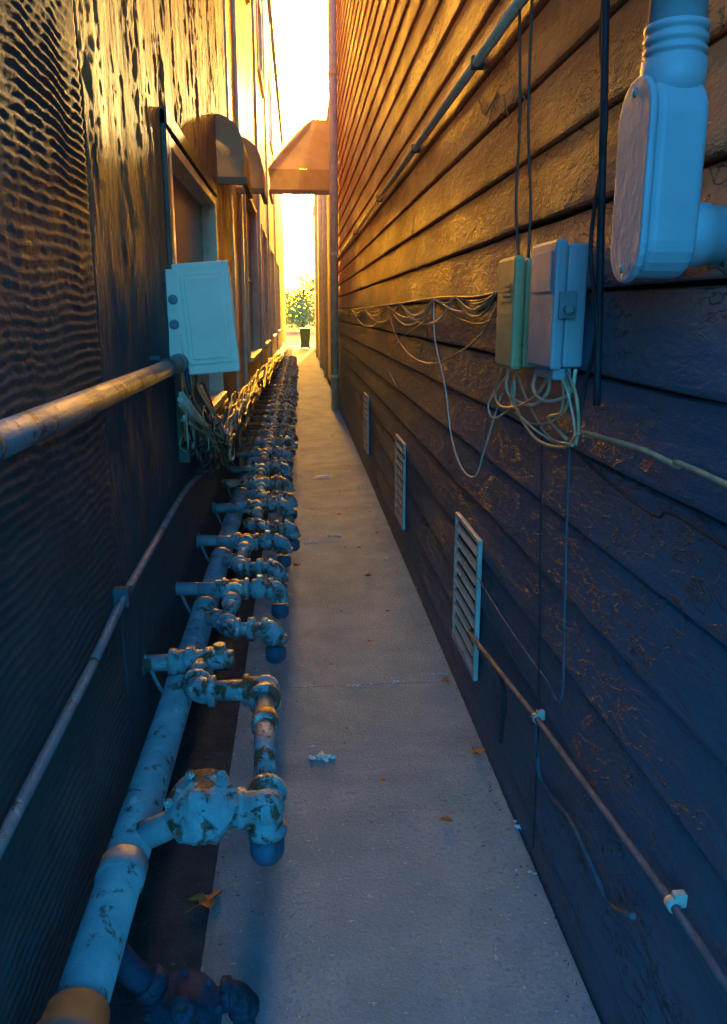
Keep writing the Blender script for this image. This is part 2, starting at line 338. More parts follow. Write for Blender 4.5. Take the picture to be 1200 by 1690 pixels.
for j in range(n+1):
    t=j/n; xl=(x0-.01)*(1-t)**.8*1.0+(-.34)*(1-(1-t)**.8); yy=(y0-.01)*(1-t)+(y0+.5)*t; zz_=.355+.85*t
    for i in range(n+1):
        s=i/n; g.append((xl*(1-s)+x1*s,yy+.012*math.sin(s*9+j*.7),zz_-.02*math.sin(math.pi*s)*math.sin(math.pi*t)))
b.add(g,[(j*(n+1)+i,j*(n+1)+i+1,(j+1)*(n+1)+i+1,(j+1)*(n+1)+i) for j in range(n) for i in range(n)],True)
b.add([(x0-.01,y0-.01,.355),(-.34,y0+.5,1.205),(-.34,y1,1.205),(x0-.01,y1,.355)],[(0,1,2,3)]); b.build('hood_top',M['awning2'],a)
def barrel(Y0,Y1,dep,z0,hh,mm,label):
    a=thing('rounded_hood',(XL,Y0,z0),label,'awning','small rounded hoods on the stucco wall')
    l=Y1-Y0; pr=[(0,0),(0,hh)]
    for k in range(1,13):
        t=math.pi/2*k/12; pr.append((dep*math.sin(t),hh*.45+hh*.55*math.cos(t)))
    pr.append((dep,0)); n=len(pr)
    b=MB(); b.add([(x,0,z) for x,z in pr],[tuple(range(n))]); vs=[(x,y_,z) for y_ in (0,l) for x,z in pr[1:]]; m_=n-1
    b.add(vs,[(k,k+1,m_+k+1,m_+k) for k in range(m_-1)],True); b.build('hood',mm,a)
    b=MB(); b.box(.0,dep+.015,-.015,.02,-.05,-.001,.004); b.box(dep-.02,dep+.015,.02,l,-.05,-.001,.004); b.build('frame',M['awning'],a)
barrel(5.62,6.3,.19,2.46,.40,M['awning2'],'nearer of the two small rounded hoods on the left wall')
barrel(7.3,8.0,.24,2.64,.44,M['awning2'],'farther of the two small rounded hoods on the left wall')
# ------------------------------------------------------------- foundation vents
def vent(Y0,Y1,z0,z1,label):
    t=thing('foundation_vent',(XR-.024,(Y0+Y1)/2,z0),label,'vent','louvred vents low on the sided wall')
    hw=(Y1-Y0)/2; h=z1-z0; f=.020; b=MB()
    b.box(-.018,.0,-hw,-hw+f,0,h,.003); b.box(-.018,.0,hw-f,hw,0,h,.003); b.box(-.017,.0,-hw+f,hw-f,0,f,.003); b.box(-.017,.0,-hw+f,hw-f,h-f,h,.003)
    b.build('frame',M['ventm'],t)
    b=MB(); n=9; P_=(h-2*f)/n
    for k in range(n):
        zc=f+P_*(k+.5)
        b.add([(-.021,-hw+f,zc-.014),(-.021,hw-f,zc-.014),(-.010,hw-f,zc+.012),(-.010,-hw+f,zc+.012),(-.018,-hw+f,zc-.016),(-.018,hw-f,zc-.016),(-.007,hw-f,zc+.010),(-.007,-hw+f,zc+.010)],[(0,1,2,3),(4,7,6,5),(0,4,5,1),(3,2,6,7)])
    b.build('louvres',M['ventm'],t)
    b=MB(); b.box(-.004,-.001,-hw+.01,hw-.01,.01,h-.01); b.build('dark_opening',M['black'],t)
vent(2.56,2.97,.20,.75,'nearest louvred vent low on the sided wall, with a conduit starting beside it')
vent(4.55,4.95,.21,.76,'second louvred vent down the sided wall, between the nearest and the farthest')
vent(7.05,7.45,.23,.78,'farthest louvred vent down the sided wall')
# ------------------------------------------------------------- gas header
hx,hz=-.42,.315
hd=thing('gas_header_pipe',(hx,1.2,hz),'thick blue grey painted pipe running low along the left wall','pipe')
b=MB(); b.cyl((0,-1.5,0),(0,20,0),.050,24); b.build('pipe',M['pipe'],hd)
for yy in (.28,5.3,10.,15):
    b=MB(); b.lathe((0,yy,0),(0,1,0),[(0,.051),(.003,.0545),(.06,.0545),(.063,.051)],24); b.build('coupling',M['pipe'],hd)
b=MB(); b.lathe((0,-.14,0),(0,1,0),[(0,.053),(.004,.066),(.04,.070),(.045,.060),(.10,.058),(.105,.053)],24); b.build('flange_coupling',M['conduitp'],hd)
for yy in [1.18+.69*k for k in range(8)]:
    b=MB(); b.lathe((0,yy,0),(0,1,0),[(0,.0505),(.001,.054),(.022,.054),(.023,.0505)],24)
    b.tube(smooth([(-.03,yy+.01,-.042),(-.058,yy+.01,-.02),(-.085,yy+.01,.04),(-.112,yy+.01,.12)],5),.007,6); b.build('hanger_strap',M['galv'],hd)
O=Vector((-.30,0,.30))
def L3(x,y,z): return Vector((x,y,z))-O
def hexnut(b,p,d,r,l): 
    b.lathe(p,d,[(0,r*.9),(.003,r),(l-.003,r),(l,r*.9)],6,sm=False)
def tee(b,c,dirs,r,ln):
    b.ball(c,r*1.12)
    for d in dirs:
        d=Vector(d); b.lathe(Vector(c),d,[(0,r),(ln-.018,r),(ln-.016,r*1.22),(ln,r*1.22),(ln+.002,r)],16)
def gas_branch(kind):
    global RS
    RS=1.34
    t=thing('gas_branch',(0,0,0),'x','gas pipe','gas branches')
    zc=.40
    b=MB(); b.cyl(L3(XL-.02,0,zc),L3(-.44,0,zc),.021); b.lathe(L3(XL+.003,0,zc),(1,0,0),[(0,.03),(.004,.03),(.005,.022)],14); b.build('wall_stub',M['pipe'],t)
    if kind=='A':
        b=MB(); b.lathe(L3(-.455,0,zc),(1,0,0),[(0,.024),(.002,.034),(.028,.034),(.03,.03),(.06,.03),(.062,.036),(.085,.036),(.087,.029),(.12,.029),(.122,.035),(.145,.035),(.147,.022),(.19,.022),(.192,.027),(.215,.025)],18)
        hexnut(b,L3(-.40,0,zc),(1,0,0),.04,.03); b.build('union',M['rusty'],t)
        b=MB(); b.lathe(L3(-.285,0,zc+.02),(0,0,1),[(0,.012),(.025,.012),(.026,.016),(.04,.014)],8); b.box(*(-.285+.30-.02,-.285+.30+.02),-.004,.004,.135,.16); b.build('shutoff_stem',M['rusty'],t)
        b=MB(); b.elbow(L3(-.345,-.19,zc-.012),(0,1,0),(1,0,0),.030,.05); b.cyl(L3(-.345,-.10,zc-.01),L3(-.345,-.03,zc-.005),.026); b.build('elbow',M['rusty'],t)
        b=MB(); b.cyl(L3(-.28,-.19,zc-.012),L3(-.17,-.19,zc-.012),.024); b.build('cross_pipe',M['rusty'],t)
        ex,ey=-.125,-.19
        b=MB(); tee(b,L3(ex,ey,zc-.012),[(-1,0,0),(0,-1,0),(0,0,-1)],.030,.068); b.build('tee',M['rusty'],t)
        b=MB(); b.lathe(L3(ex,ey,zc-.078),(0,0,-1),[(0,.022),(.02,.022),(.022,.029),(.06,.029),(.075,.023),(.08,.01)],16); b.build('drip_cap',M['drip'],t)
        b=MB(); b.cyl(L3(ex,ey-.05,zc-.012),L3(-.105,-.70,zc-.02),.022); b.lathe(L3(-.119,-.36,zc-.015),(0.03,-1,0),[(0,.023),(.003,.030),(.05,.030),(.053,.023)],16); b.build('run_pipe',M['rusty'],t)
        fx,fy=-.10,-.77
        b=MB(); tee(b,L3(fx,fy,zc-.02),[(-1,0,0),(0,1,0),(0,0,-1)],.030,.066); b.build('tee',M['rusty'],t)
        b=MB(); b.lathe(L3(fx,fy,zc-.082),(0,0,-1),[(0,.024),(.02,.024),(.022,.031),(.06,.031),(.078,.024),(.083,.01)],16); b.build('drip_cap',M['drip'],t)
        RS=1.16
        vb=MB(); c=L3(-.245,fy-.01,zc-.01); ax=Vector((-.15,-.55,.8))
        vb.lathe(c-ax.normalized()*.05,ax,[(0,.03),(.01,.052),(.035,.060),(.058,.061),(.060,.074),(.070,.074),(.071,.071),(.074,.071),(.075,.074),(.085,.074),(.087,.055),(.1,.042),(.104,.022),(.125,.020),(.127,.012)],24)
        u=ax.orthogonal().normalized(); w=ax.normalized().cross(u)
        for k in range(6):
            a=k*math.pi/3; p=c-ax.normalized()*.05+(u*math.cos(a)+w*math.sin(a))*.078+ax.normalized()*.052; vb.lathe(p,ax,[(0,.011),(.04,.011),(.042,.008),(.048,.007)],6,sm=False)
        v=vb.build('regulator_valve',M['rusty'],t)
        b=MB(); b.lathe(c+Vector((.05,0,-.005)),(1,0,0),[(0,.034),(.03,.034),(.032,.028),(.07,.026)],16); b.build('outlet_nipple',M['rusty'],v)
        b=MB(); b.tube([L3(-.29,fy-.01,zc-.02),L3(-.34,fy-.02,.355),L3(-.39,fy-.02,.335)],[.028,.029,.030],16); b.build('inlet_nipple',M['pipe'],v)
    else:
        tx=-.285
        b=MB(); b.cyl(L3(-.445,0,zc),L3(tx,0,zc),.020); hexnut(b,L3(-.37,0,zc),(1,0,0),.031,.03); b.build('cross_pipe',M['pipe'],t)
        b=MB(); tee(b,L3(tx,0,zc),[(-1,0,0),(1,0,0),(0,-1,0)],.028,.056); b.build('tee',M['rusty'],t)
        b=MB(); b.lathe(L3(tx+.05,0,zc),(1,0,0),[(0,.02),(.02,.02),(.022,.031),(.055,.033),(.075,.031),(.077,.021),(.12,.021)],16); b.build('plug_valve',M['rusty'],t)
        b=MB(); b.lathe(L3(tx+.105,0,zc+.02),(0,0,1),[(0,.014),(.022,.014),(.024,.010),(.04,.010)],8); b.build('valve_stem',M['rusty'],t)
        b=MB(); b.elbow(L3(-.095,0,zc),(-1,0,0),(0,0,-1),.028,.038); b.build('elbow',M['rusty'],t)
        b=MB(); b.lathe(L3(-.095,0,zc-.065),(0,0,-1),[(0,.02),(.012,.02),(.014,.028),(.05,.028),(.062,.021),(.067,.01)],16); b.build('drip_cap',M['drip'],t)
        b=MB(); b.cyl(L3(tx,-.04,zc),L3(tx,-.27,zc-.03),.020); b.lathe(L3(tx,-.10,zc-.006),(0,-1,-.12),[(0,.021),(.003,.029),(.04,.029),(.043,.021)],14); b.build('run_pipe',M['rusty'],t)
        b=MB(); b.elbow(L3(tx+.005,-.34,zc-.03),(0,1,0),(1,0,0),.027,.042); b.build('elbow',M['rusty'],t)
        b=MB(); b.cyl(L3(tx+.05,-.34,zc-.03),L3(-.13,-.34,zc-.03),.020); b.lathe(L3(tx+.085,-.34,zc-.03),(1,0,0),[(0,.02),(.005,.034),(.03,.036),(.035,.02)],16); b.build('lower_pipe',M['rusty'],t)
        b=MB(); b.elbow(L3(-.09,-.34,zc-.03),(-1,0,0),(0,0,-1),.028,.038); b.build('elbow',M['rusty'],t)
        b=MB(); b.lathe(L3(-.09,-.34,zc-.095),(0,0,-1),[(0,.02),(.012,.02),(.014,.029),(.055,.029),(.067,.022),(.072,.01)],16); b.build('drip_cap',M['drip'],t)
        b=MB(); b.cyl(L3(-.37,-.24,zc-.03),L3(tx-.02,-.24,zc-.02),.02); hexnut(b,L3(-.345,-.24,zc-.028),(1,0,0),.03,.025); b.build('inlet_nipple',M['pipe'],t)
    RS=1.
    return t
ordn=['nearest','second nearest','third nearest','fourth nearest','fifth nearest']
A_=gas_branch('A'); A_.location=O+Vector((0,2.40,0)); tag(A_,'rusty branch with a big round valve, nearest on the thick low pipe','gas pipe')
B_=gas_branch('B')
Ys=[3.08,3.77,4.52]; y=4.52
while y<20: y+=.54+random.uniform(-.05,.05); Ys.append(y)
for i,yy in enumerate(Ys):
    if i==0: r=B_
    else:
        r=B_.copy(); C.objects.link(r)
        for ch in B_.children:
            c=ch.copy(); C.objects.link(c); c.parent=r
            if i>=2 and random.random()<(.3 if i<5 else .6):
                c.material_slots[0].link='OBJECT'; c.material_slots[0].material=M['rusty2']
    r.location=O+Vector((random.uniform(-.012,.012),yy,random.uniform(-.010,.010))); r.rotation_euler=(random.uniform(-.06,.06),random.uniform(-.04,.04),random.uniform(-.10,.10)); s=random.uniform(.88,1.10); r.scale=(1,s,1)
    if i<3: r['label']=ordn[i+1].capitalize()+' branch of chipped teal fittings on the thick low pipe'
    elif i<14: r['label']='rusty branch in the middle of the long row on the thick low pipe'; r['group']='gas branches, middle of the row'
    else: r['label']='tiny distant branch towards the far end of the long pipe row'; r['group']='gas branches, far end of the row'
t=thing('gas_valve',(-.27,1.34,.0),'dark blue flanged valve at the bottom left, beneath the thick pipe','valve')
ax=(.1,-.5,.8); b=MB(); b.lathe((0,0,.08),ax,[(0,.03),(.01,.052),(.04,.064),(.05,.066),(.052,.08),(.066,.08),(.067,.076),(.071,.076),(.072,.08),(.086,.08),(.088,.058),(.105,.05),(.108,.026),(.135,.024),(.137,.01)],24)
av=Vector(ax).normalized(); u=av.orthogonal().normalized(); w_=av.cross(u)
for k in range(8):
    q=k*math.pi/4; b.lathe(Vector((0,0,.08))+av*.048+(u*math.cos(q)+w_*math.sin(q))*.071,av,[(0,.008),(.044,.008),(.045,.004)],6,sm=False)
b.build('valve_body',M['grime'],t)
b=MB(); b.cyl((.03,0,.12),(.09,.01,.125),.026); b.elbow((.125,.02,.125),(-1,0,0),(0,0,-1),.028,.034); b.cyl((.125,.02,.10),(.125,.02,-.03),.024); b.build('drop_pipe',M['grime'],t)
b=MB(); b.tube([(-.03,0,.15),(-.10,.0,.22),(-.14,0,.29)],.028,14); b.lathe((-.05,0,.17),(-.6,0,.7),[(0,.03),(.003,.036),(.03,.036),(.033,.03)],14); b.build('inlet_nipple',M['grime'],t)
# ------------------------------------------------------------- left conduits
t=thing('conduit',(XL+.06,3.1,1.35),'thick dull blue grey conduit running into the white cabinet on the left wall','conduit')
b=MB(); b.cyl((0,-3.5,0),(0,.02,.0),.030,20); b.build('pipe',M['pipe'],t)
b=MB(); b.lathe((0,-.02,0),(0,1,0),[(0,.031),(.004,.038),(.05,.038),(.052,.031),(.1,.03)],20); b.build('coupling',M['galv'],t)
for yy in (-.28,-1.95): 
    b=MB(); b.lathe((0,yy,0),(0,1,0),[(0,.0315),(.001,.035),(.025,.035),(.026,.0315)],20); b.box(-.058,-.02,yy,yy+.025,-.045,-.03); b.box(-.058,-.02,yy,yy+.025,.03,.045); b.build('strap',M['conduitp'],t)
pts=[onX(345,772,-.505),onX(318,795,-.505),onX(290,835,-.505),onX(250,905,-.505),onX(205,985,-.505),onX(160,1080,-.505),onX(110,1180,-.505)]
t=thing('cable_conduit',pts[0],'grey cable pipe sloping below the tangled wires, clipped to the left wall','cable')
b=MB(); b.tube(smooth([p for p in pts]+[Vector((-.505,-.4,.62))],6),.0125,10)
b.build('pipe',M['pipe'],t).location=-pts[0]
b=MB(); c=pts[4]-pts[0]; b.box(c.x-.03,c.x+.015,c.y-.014,c.y+.014,c.z-.028,c.z+.028,.004); b.build('clip',M['conduitp'],t)
# ------------------------------------------------------------- left cabinet
t=thing('utility_cabinet',(XL,3.3,1.30),'off white metal utility cabinet on the left wall with wires below','electrical box')
b=MB(); b.box(.003,.055,-.05,.12,.06,.42,.004); b.build('back_plate',M['whitebox'],t)
b=MB(); b.box(.03,.24,-.02,.11,.0,.43,.006); o_=b.build('body',M['whitebox'],t); o_.location=(.045,0,0); o_.rotation_euler=(0,math.radians(-4.5),0)
b=MB(); b.box(.018,.247,-.045,-.022,-.012,.44,.006); b.box(.044,.222,-.053,-.046,.03,.40,.003); b.box(.062,.205,-.060,-.054,.05,.38,.003)
for zc in (.04,.38): b.lathe((.028,-.045,zc),(0,-1,0),[(0,.006),(.004,.005)],8)
o_=b.build('door',M['whitebox'],t); o_.location=(.045,0,0); o_.rotation_euler=(0,math.radians(-4.5),0)
b=MB(); b.lathe((.03,-.051,.30),(0,-1,0),[(0,.02),(.004,.02),(.005,.012)],12); b.lathe((.03,-.051,.2),(0,-1,0),[(0,.02),(.004,.02),(.005,.012)],12); b.build('knockout',M['galv'],t)
# ------------------------------------------------------------- cables
def cable(pts,r,m,label,group=None,name='cable',n=6,jit=0.,root=None):
    p=smooth(pts,n)
    if jit: p=[q+Vector((random.gauss(0,jit*.3),0,random.gauss(0,jit))) for q in p]; 
    o=Vector(p[0]) if root is None else Vector((0,0,0))
    b=MB(); b.tube(p,r,7); ob=b.build(name,m,root,o if root is None else (0,0,0))
    if root is None: tag(ob,label,'cable',group)
    return ob
mains=[onX(352,745,-.475),onX(372,702,-.475),onX(397,667,-.475),onX(427,626,-.475),onX(450,598,-.475),onX(466,577,-.475),onX(476,562,-.475)]
t=thing('cable_bundle',(0,0,0),'thick bundle of tangled tan cables strung along the left wall above the pipes','cable')
mm=['cab_tan','cab_tan','cab_grey','cab_brown','cab_tan','cab_white','cab_grey','cab_white']
for k in range(44):
    fx=random.uniform(-.03,.085)
    pts=[]
    for i in range(len(mains)-1):
        for q in (0,.2,.4,.6,.8):
            p=mains[i].lerp(mains[i+1],q); pts.append(p+Vector((fx+random.uniform(-.012,.012),random.uniform(-.05,.05),random.gauss(0,.045)+.02*math.sin(i*2+k))))
    pts.append(mains[-1])
    st=onX(random.uniform(296,350),random.uniform(620,700),-.48)
    pts=[st,st.lerp(pts[0],.6)+Vector((.02,0,-.02))]+pts
    cable(pts,random.choice([.005,.006,.008,.010,.013]),M[random.choice(mm)],None,root=t,n=3)
t=thing('wire_tangle',(0,0,0),'loose tangle of looping wires below the white cabinet','cable')
c0=onX(335,728,-.48)
for k in range(36):
    c=c0+Vector((random.uniform(-.03,.07),random.gauss(0,.18),random.gauss(0,.065)))
    pts=[]; a0=random.uniform(0,6.28); ra=random.uniform(.03,.11); rb=random.uniform(.03,.07)
    for q in range(random.randint(5,9)):
        a=a0+q*1.1; pts.append(c+Vector((random.gauss(0,.018),ra*math.cos(a)*1.5+random.gauss(0,.02),rb*math.sin(a)+random.gauss(0,.014))))
    for p in pts: p.x=max(p.x,XL+.012)
    cable(pts,random.choice([.0025,.003,.004]),M[random.choice(['cab_tan','cab_black','cab_grey','cab_brown','cab_tan','cab_black'])],None,root=t,n=5)
for k in range(9):
    s0=onX(300+k*2.5,600,-.47); cable([s0,s0+Vector((.01,-.02,-.08)),onX(300+random.uniform(-10,35),680,-.47),onX(320+random.uniform(-10,30),740,-.47)],random.choice([.004,.005,.007]),M[random.choice(['cab_grey','cab_tan','cab_black'])],None,root=t)
# ------------------------------------------------------------- conduit fitting on the right
t=thing('conduit_fitting',(.548,1.17,1.595),'large grey electrical conduit elbow fitting at the top right','conduit fitting')
def stadium(b,x0,x1,hy,z0,z1,n=10):
    vs=[]
    for x in (x0,x1):
        for k in range(n+1):
            a=math.pi*k/n; vs.append((x,hy*math.cos(a),z1-hy+hy*math.sin(a)))
        for k in range(n+1):
            a=math.pi+math.pi*k/n; vs.append((x,hy*math.cos(a),z0+hy+hy*math.sin(a)))
    m_=2*(n+1); b.add(vs,[tuple(range(m_))[::-1],tuple(range(m_,2*m_))]+[(k,(k+1)%m_,m_+(k+1)%m_,m_+k) for k in range(m_)],False)
b=MB(); stadium(b,-.038,.042,.052,.005,.285); bo=b.build('housing',M['greybox'],t)
md=bo.modifiers.new('bevel','BEVEL'); md.width=.014; md.segments=4; md.limit_method='ANGLE'
b=MB(); stadium(b,-.050,-.0385,.056,-.002,.290); co=b.build('cover_plate',M['greybox'],t); md=co.modifiers.new('bevel','BEVEL'); md.width=.004; md.segments=3; md.limit_method='ANGLE'
for zc in (.02,.268):
    b=MB(); b.lathe((-.0505,0,zc),(-1,0,0),[(0,.007),(.003,.006),(.004,.002)],10); b.build('screw',M['galv'],co)
b=MB(); b.lathe((.004,0,.26),(0,0,1),[(0,.040),(.02,.046),(.05,.046),(.052,.041),(.056,.041),(.058,.045),(.064,.045),(.066,.041),(.07,.041),(.072,.045),(.08,.045),(.082,.041),(.086,.041),(.088,.045),(.096,.045),(.098,.040)],24); b.build('threaded_hub',M['greybox'],t)
b=MB(); b.cyl((.004,0,.34),(.004,0,6.3),.040,24); b.build('riser_pipe',M['greybox'],t)
b=MB(); b.lathe((.03,0,.07),(1,0,0),[(0,.045),(.02,.048),(.04,.048),(.042,.044),(.13,.044)],24); b.build('wall_hub',M['greybox'],t)
# ------------------------------------------------------------- junction boxes
t=thing('junction_box',(XR-.018,1.80,1.425),'light grey junction box with a latch, nearer of the two on the sided wall','electrical box')
b=MB(); b.box(-.050,-.003,-.09,.09,.0,.275,.006); b.build('body',M['greybox'],t)
b=MB(); b.box(-.080,-.052,-.094,.094,-.004,.283,.007); b.box(-.0835,-.081,-.07,.07,.17,.26,.001); b.build('cover',M['greybox'],t)
b=MB(); b.box(-.070,-.03,-.106,-.095,.11,.17,.003); b.lathe((-.05,-.106,.13),(0,-1,0),[(0,.012),(.012,.012),(.014,.006)],12); b.build('latch',M['galv'],t)
b=MB(); b.box(-.065,-.02,-.07,.07,-.03,-.002,.004); b.build('gland_plate',M['greybox'],t)
t=thing('junction_box',(XR-.018,2.13,1.40),'yellowed plastic junction box, farther of the two on the sided wall','electrical box')
b=MB(); b.box(-.045,-.003,-.085,.085,.0,.29,.006); b.build('body',M['yelbox'],t)
b=MB(); b.box(-.078,-.047,-.09,.09,-.004,.297,.010); 
for k in range(4): b.box(-.0815,-.079,-.06,.06,.22-.014*k,.226-.014*k)
b.build('cover',M['yelbox'],t)
# ------------------------------------------------------------- right wall cables
X=.630
def rc(px,r,m,label,group=None,x=X,ext=None,n=6):
    pts=[onX(a,b_,x+random.uniform(-.006,.006)) for a,b_ in px]
    if ext is not None: pts.append(Vector((x,-.45,ext)))
    return cable(pts,r,M[m],label,group,n=n)
rc([(958,712),(1000,724),(1060,742),(1120,770),(1200,800)],.0055,'cab_tan','tan cable running right from the junction boxes across the siding',ext=1.24)
rc([(950,745),(1010,800),(1080,850),(1200,905)],.0035,'cab_black','thin black cable drooping right below the tan cable',ext=1.05)
rc([(1003,-120),(1000,0),(996,200),(990,450),(985,670)],.008,'cab_black','thick black cable hanging vertically beside the grey conduit fitting')
rc([(1008,-120),(992,60),(1000,210),(975,400),(985,540),(965,640),(955,712)],.0045,'cab_black','wavy black cable dropping past the nearer junction box')
rc([(880,-120),(878,0),(872,200),(876,330),(872,428)],.004,'cab_brown','brown wire dropping into the yellowed box, right one of the pair')
rc([(862,-120),(858,0),(858,200),(852,330),(856,430)],.004,'cab_brown','brown wire dropping into the yellowed box, left one of the pair')
rc([(895,720),(893,850),(891,1000),(888,1200),(880,1400)],.0028,'cab_black','thin dark wire hanging straight down the siding to the path')
rc([(940,740),(936,850),(932,1000),(926,1155),(900,1120),(860,1065),(820,1005),(790,955)],.003,'cab_grey','thin wire dropping and doubling back to the nearest vent')
g='pale wires looping out under the junction boxes'
for q in ([(840,600),(836,640),(862,690),(920,732),(948,722),(940,660),(925,612)],[(846,605),(822,640),(806,668),(815,690),(845,668),(850,620)],[(905,610),(905,645),(880,668),(850,660),(836,640),(842,602)],[(925,612),(930,650),(920,690),(880,700),(850,680)],[(890,600),(880,640),(900,662),(940,650),(950,610)],[(935,612),(950,650),(955,700),(950,735)],[(850,605),(870,660),(905,720),(945,735)],[(832,598),(818,650),(830,672),(870,664),(900,630),(895,600)],[(860,600),(845,650),(880,720),(930,738),(955,715)],[(915,605),(940,640),(930,680),(905,690),(935,725)]):
    rc(q,random.choice([.003,.004,.0045]),random.choice(['cab_white','cab_tan','cab_tan']),'pale wire looping out under the two junction boxes',g,x=.615)
rc([(716,492),(718,560),(735,640),(745,720),(762,772),(784,786),(800,740),(826,655)],.0035,'cab_white','long white wire looping down the middle of the siding')
rc([(640,505),(652,550),(676,585),(712,600),(760,580),(800,545),(818,500)],.0035,'cab_tan','tan wire sagging in a wide loop under the festoon')
rc([(716,492),(745,520),(790,535),(822,520)],.0035,'cab_brown','brown wire sagging short of the yellowed box')
rc([(716,492),(700,530),(660,560),(640,600),(655,640)],.003,'cab_tan','tan wire end dangling left under the festoon')
g='thin wires sagging in festoons along one siding board'
nails=[(562,512),(580,511),(600,509),(638,503),(660,500),(716,492),(752,490),(818,484)]
for k in range(32):
    i=random.randrange(0,7); j=min(7,i+random.choice([1,1,2])); a=nails[i]; c=nails[j]; sag=(c[0]-a[0])*random.uniform(.08,.6)
    rc([a,(a[0]*.7+c[0]*.3,a[1]*.7+c[1]*.3+sag*.85),((a[0]+c[0])/2+3,(a[1]+c[1])/2+sag),(a[0]*.25+c[0]*.75,a[1]*.25+c[1]*.75+sag*.8),c],random.choice([.003,.004,.005]),random.choice(['cab_white','cab_tan','cab_white','cab_brown']),'thin pale wire sagging in the festoons along the siding',g,x=.632)
rc([(562,512),(640,503),(716,492),(780,490),(824,482)],.005,'cab_tan','tan cable pinned level along the siding at the top of the festoon')
t=thing('conduit',(XR-.047,0,2.38),'straight slim conduit running high along the sided wall','conduit')
b=MB(); b.cyl((0,-.45,0),(0,12.2,0),.0165,14); b.build('pipe',M['trim'],t)
for yy in (1.6,2.8,4.2,6,8.5,11): b=MB(); b.box(-.019,.03,yy-.010,yy+.010,-.021,.021,.003); b.build('strap',M['trim_dark'],t)
p=[onX(775,1045,.622),onX(885,1185,.622),onX(1110,1492,.622)]
t=thing('conduit',p[0],'slim grey conduit low on the sided wall, starting at the nearest vent','conduit')
b=MB(); b.tube([Vector((XR-.03,p[0].y+.03,p[0].z))-p[0],Vector((0,0,0)),p[1]-p[0],p[2]-p[0],Vector((.622,-.45,p[2].z+(p[2].z-p[1].z)*.5))-p[0]],.0085,10); b.build('pipe',M['cab_grey'],t)
for q in p[1:]:
    b=MB(); c=q-p[0]; b.lathe(c-Vector((0,.010,0)),(0,1,0),[(0,.009),(.001,.012),(.019,.012),(.020,.009)],12); b.box(c.x,c.x+.022,c.y-.008,c.y+.008,c.z-.004,c.z+.022,.002); b.build('clamp',M['ventm'],t)
rc([(886,1180),(889,1270),(905,1305),(940,1350),(975,1425),(1005,1490),(1045,1512)],.0065,'cab_grey','dark cable curving down against the bottom boards, under the slim conduit',x=.63)
rc([(790,1070),(820,1105),(832,1150),(826,1225)],.006,'cab_black','short black cable stub hanging beneath the nearest vent',x=.63)
# ------------------------------------------------------------- litter
def leaf(px,py,s,label,z=.003,group='dry orange leaves'):
    p=onZ(px,py,z); b=MB(); n=12; rot=random.uniform(0,6.28); vs=[(0,0,.004)]; s*=1.5
    for k in range(n):
        a=2*math.pi*k/n; r=s*(.75+.35*math.cos(a*2.5+rot)+random.uniform(-.12,.12))*(1 if k%2 else .72)
        vs.append((r*math.cos(a+rot)*1.1,r*math.sin(a+rot)*.75,.003+random.uniform(0,.014)*s/.02))
    b.add(vs,[(0,1+k,1+(k+1)%n) for k in range(n)]); b.tube([(0,0,.004),(s*.9*math.cos(rot),s*.9*math.sin(rot),.01),(s*1.5*math.cos(rot),s*1.5*math.sin(rot),.006)],.0008,5)
    o=b.build('leaf',M['leaf']); o.location=p; tag(o,label,'leaf',group)
leaf(608,952,.020,'dry orange leaf on the path, farthest of the larger leaves')
leaf(735,1127,.018,'dry orange leaf near the right edge of the path, below the nearest vent')
leaf(787,1243,.022,'largest dry orange leaf on the path, close to the right wall')
leaf(735,1357,.016,'small dry orange leaf on the path, nearest to the camera')
leaf(490,935,.018,'dry orange leaf on the path beside the pipe caps')
leaf(345,1488,.034,'brown curled leaf in the dark strip beside the round valve',z=-.0)
leaf(632,1290,.009,'tiny orange leaf fragment in the middle of the path')
for q in ((592,905),(560,850),(575,770),(515,842),(622,880),(548,720),(530,700),(640,1010),(610,1060),(560,812),(568,905),(655,945)):
    leaf(*q,.010,'tiny dry leaf bit among those scattered down the path',group='tiny leaf bits down the path')
def fluff(px,py,s,n,label,stretch=1.):
    p=onZ(px,py,0); b=MB(); s*=1.45
    for k in range(n):
        c=(random.gauss(0,s)*stretch,random.gauss(0,s*.5),random.uniform(.002,s*.3)); b.ball(c,random.uniform(.25,.6)*s*.8,(1,random.uniform(.5,1),.5),7,5)
    for v in range(len(b.v)): b.v[v]=tuple(x+random.gauss(0,s*.06) for x in b.v[v])
    o=b.build('fluff_clump',M['fluff']); o.location=p; tag(o,label,'fluff','clumps of white fluff on the path')
fluff(533,1252,.016,24,'biggest clump of white fluff on the path, left of centre')
fluff(655,1126,.009,8,'small white fluff clump on the path joint, near the middle')
fluff(585,1132,.007,20,'thin streak of white fluff lying on the path joint',5.)
fluff(718,1113,.007,20,'thin streak of white fluff beside the dry leaf near the right wall',5.)
fluff(500,1134,.006,9,'faint streak of white fluff on the joint beside the pipe cap',3.)
fluff(637,922,.014,9,'white fluff clump by the right side of the path, level with the farthest leaf')
fluff(505,897,.016,14,'white fluff streak beside the pipes, halfway down the path',2.4)
fluff(552,885,.014,13,'white fluff in the middle of the path, beyond the leaves',2.)
fluff(540,915,.010,6,'small white fluff on the left of the path beyond the leaves',2.)
fluff(863,1368,.018,11,'white fluff clump caught at the base of the sided wall')
fluff(893,1440,.014,8,'white fluff clump at the wall base, nearest to the camera')
fluff(700,970,.013,6,'small fluff clump at the wall base beyond the nearest vent')
fluff(515,1232,.008,5,'tiny fluff bit just beyond the biggest clump')
fluff(600,805,.013,8,'small pale fluff far down the path, right of the paper scrap',2.)
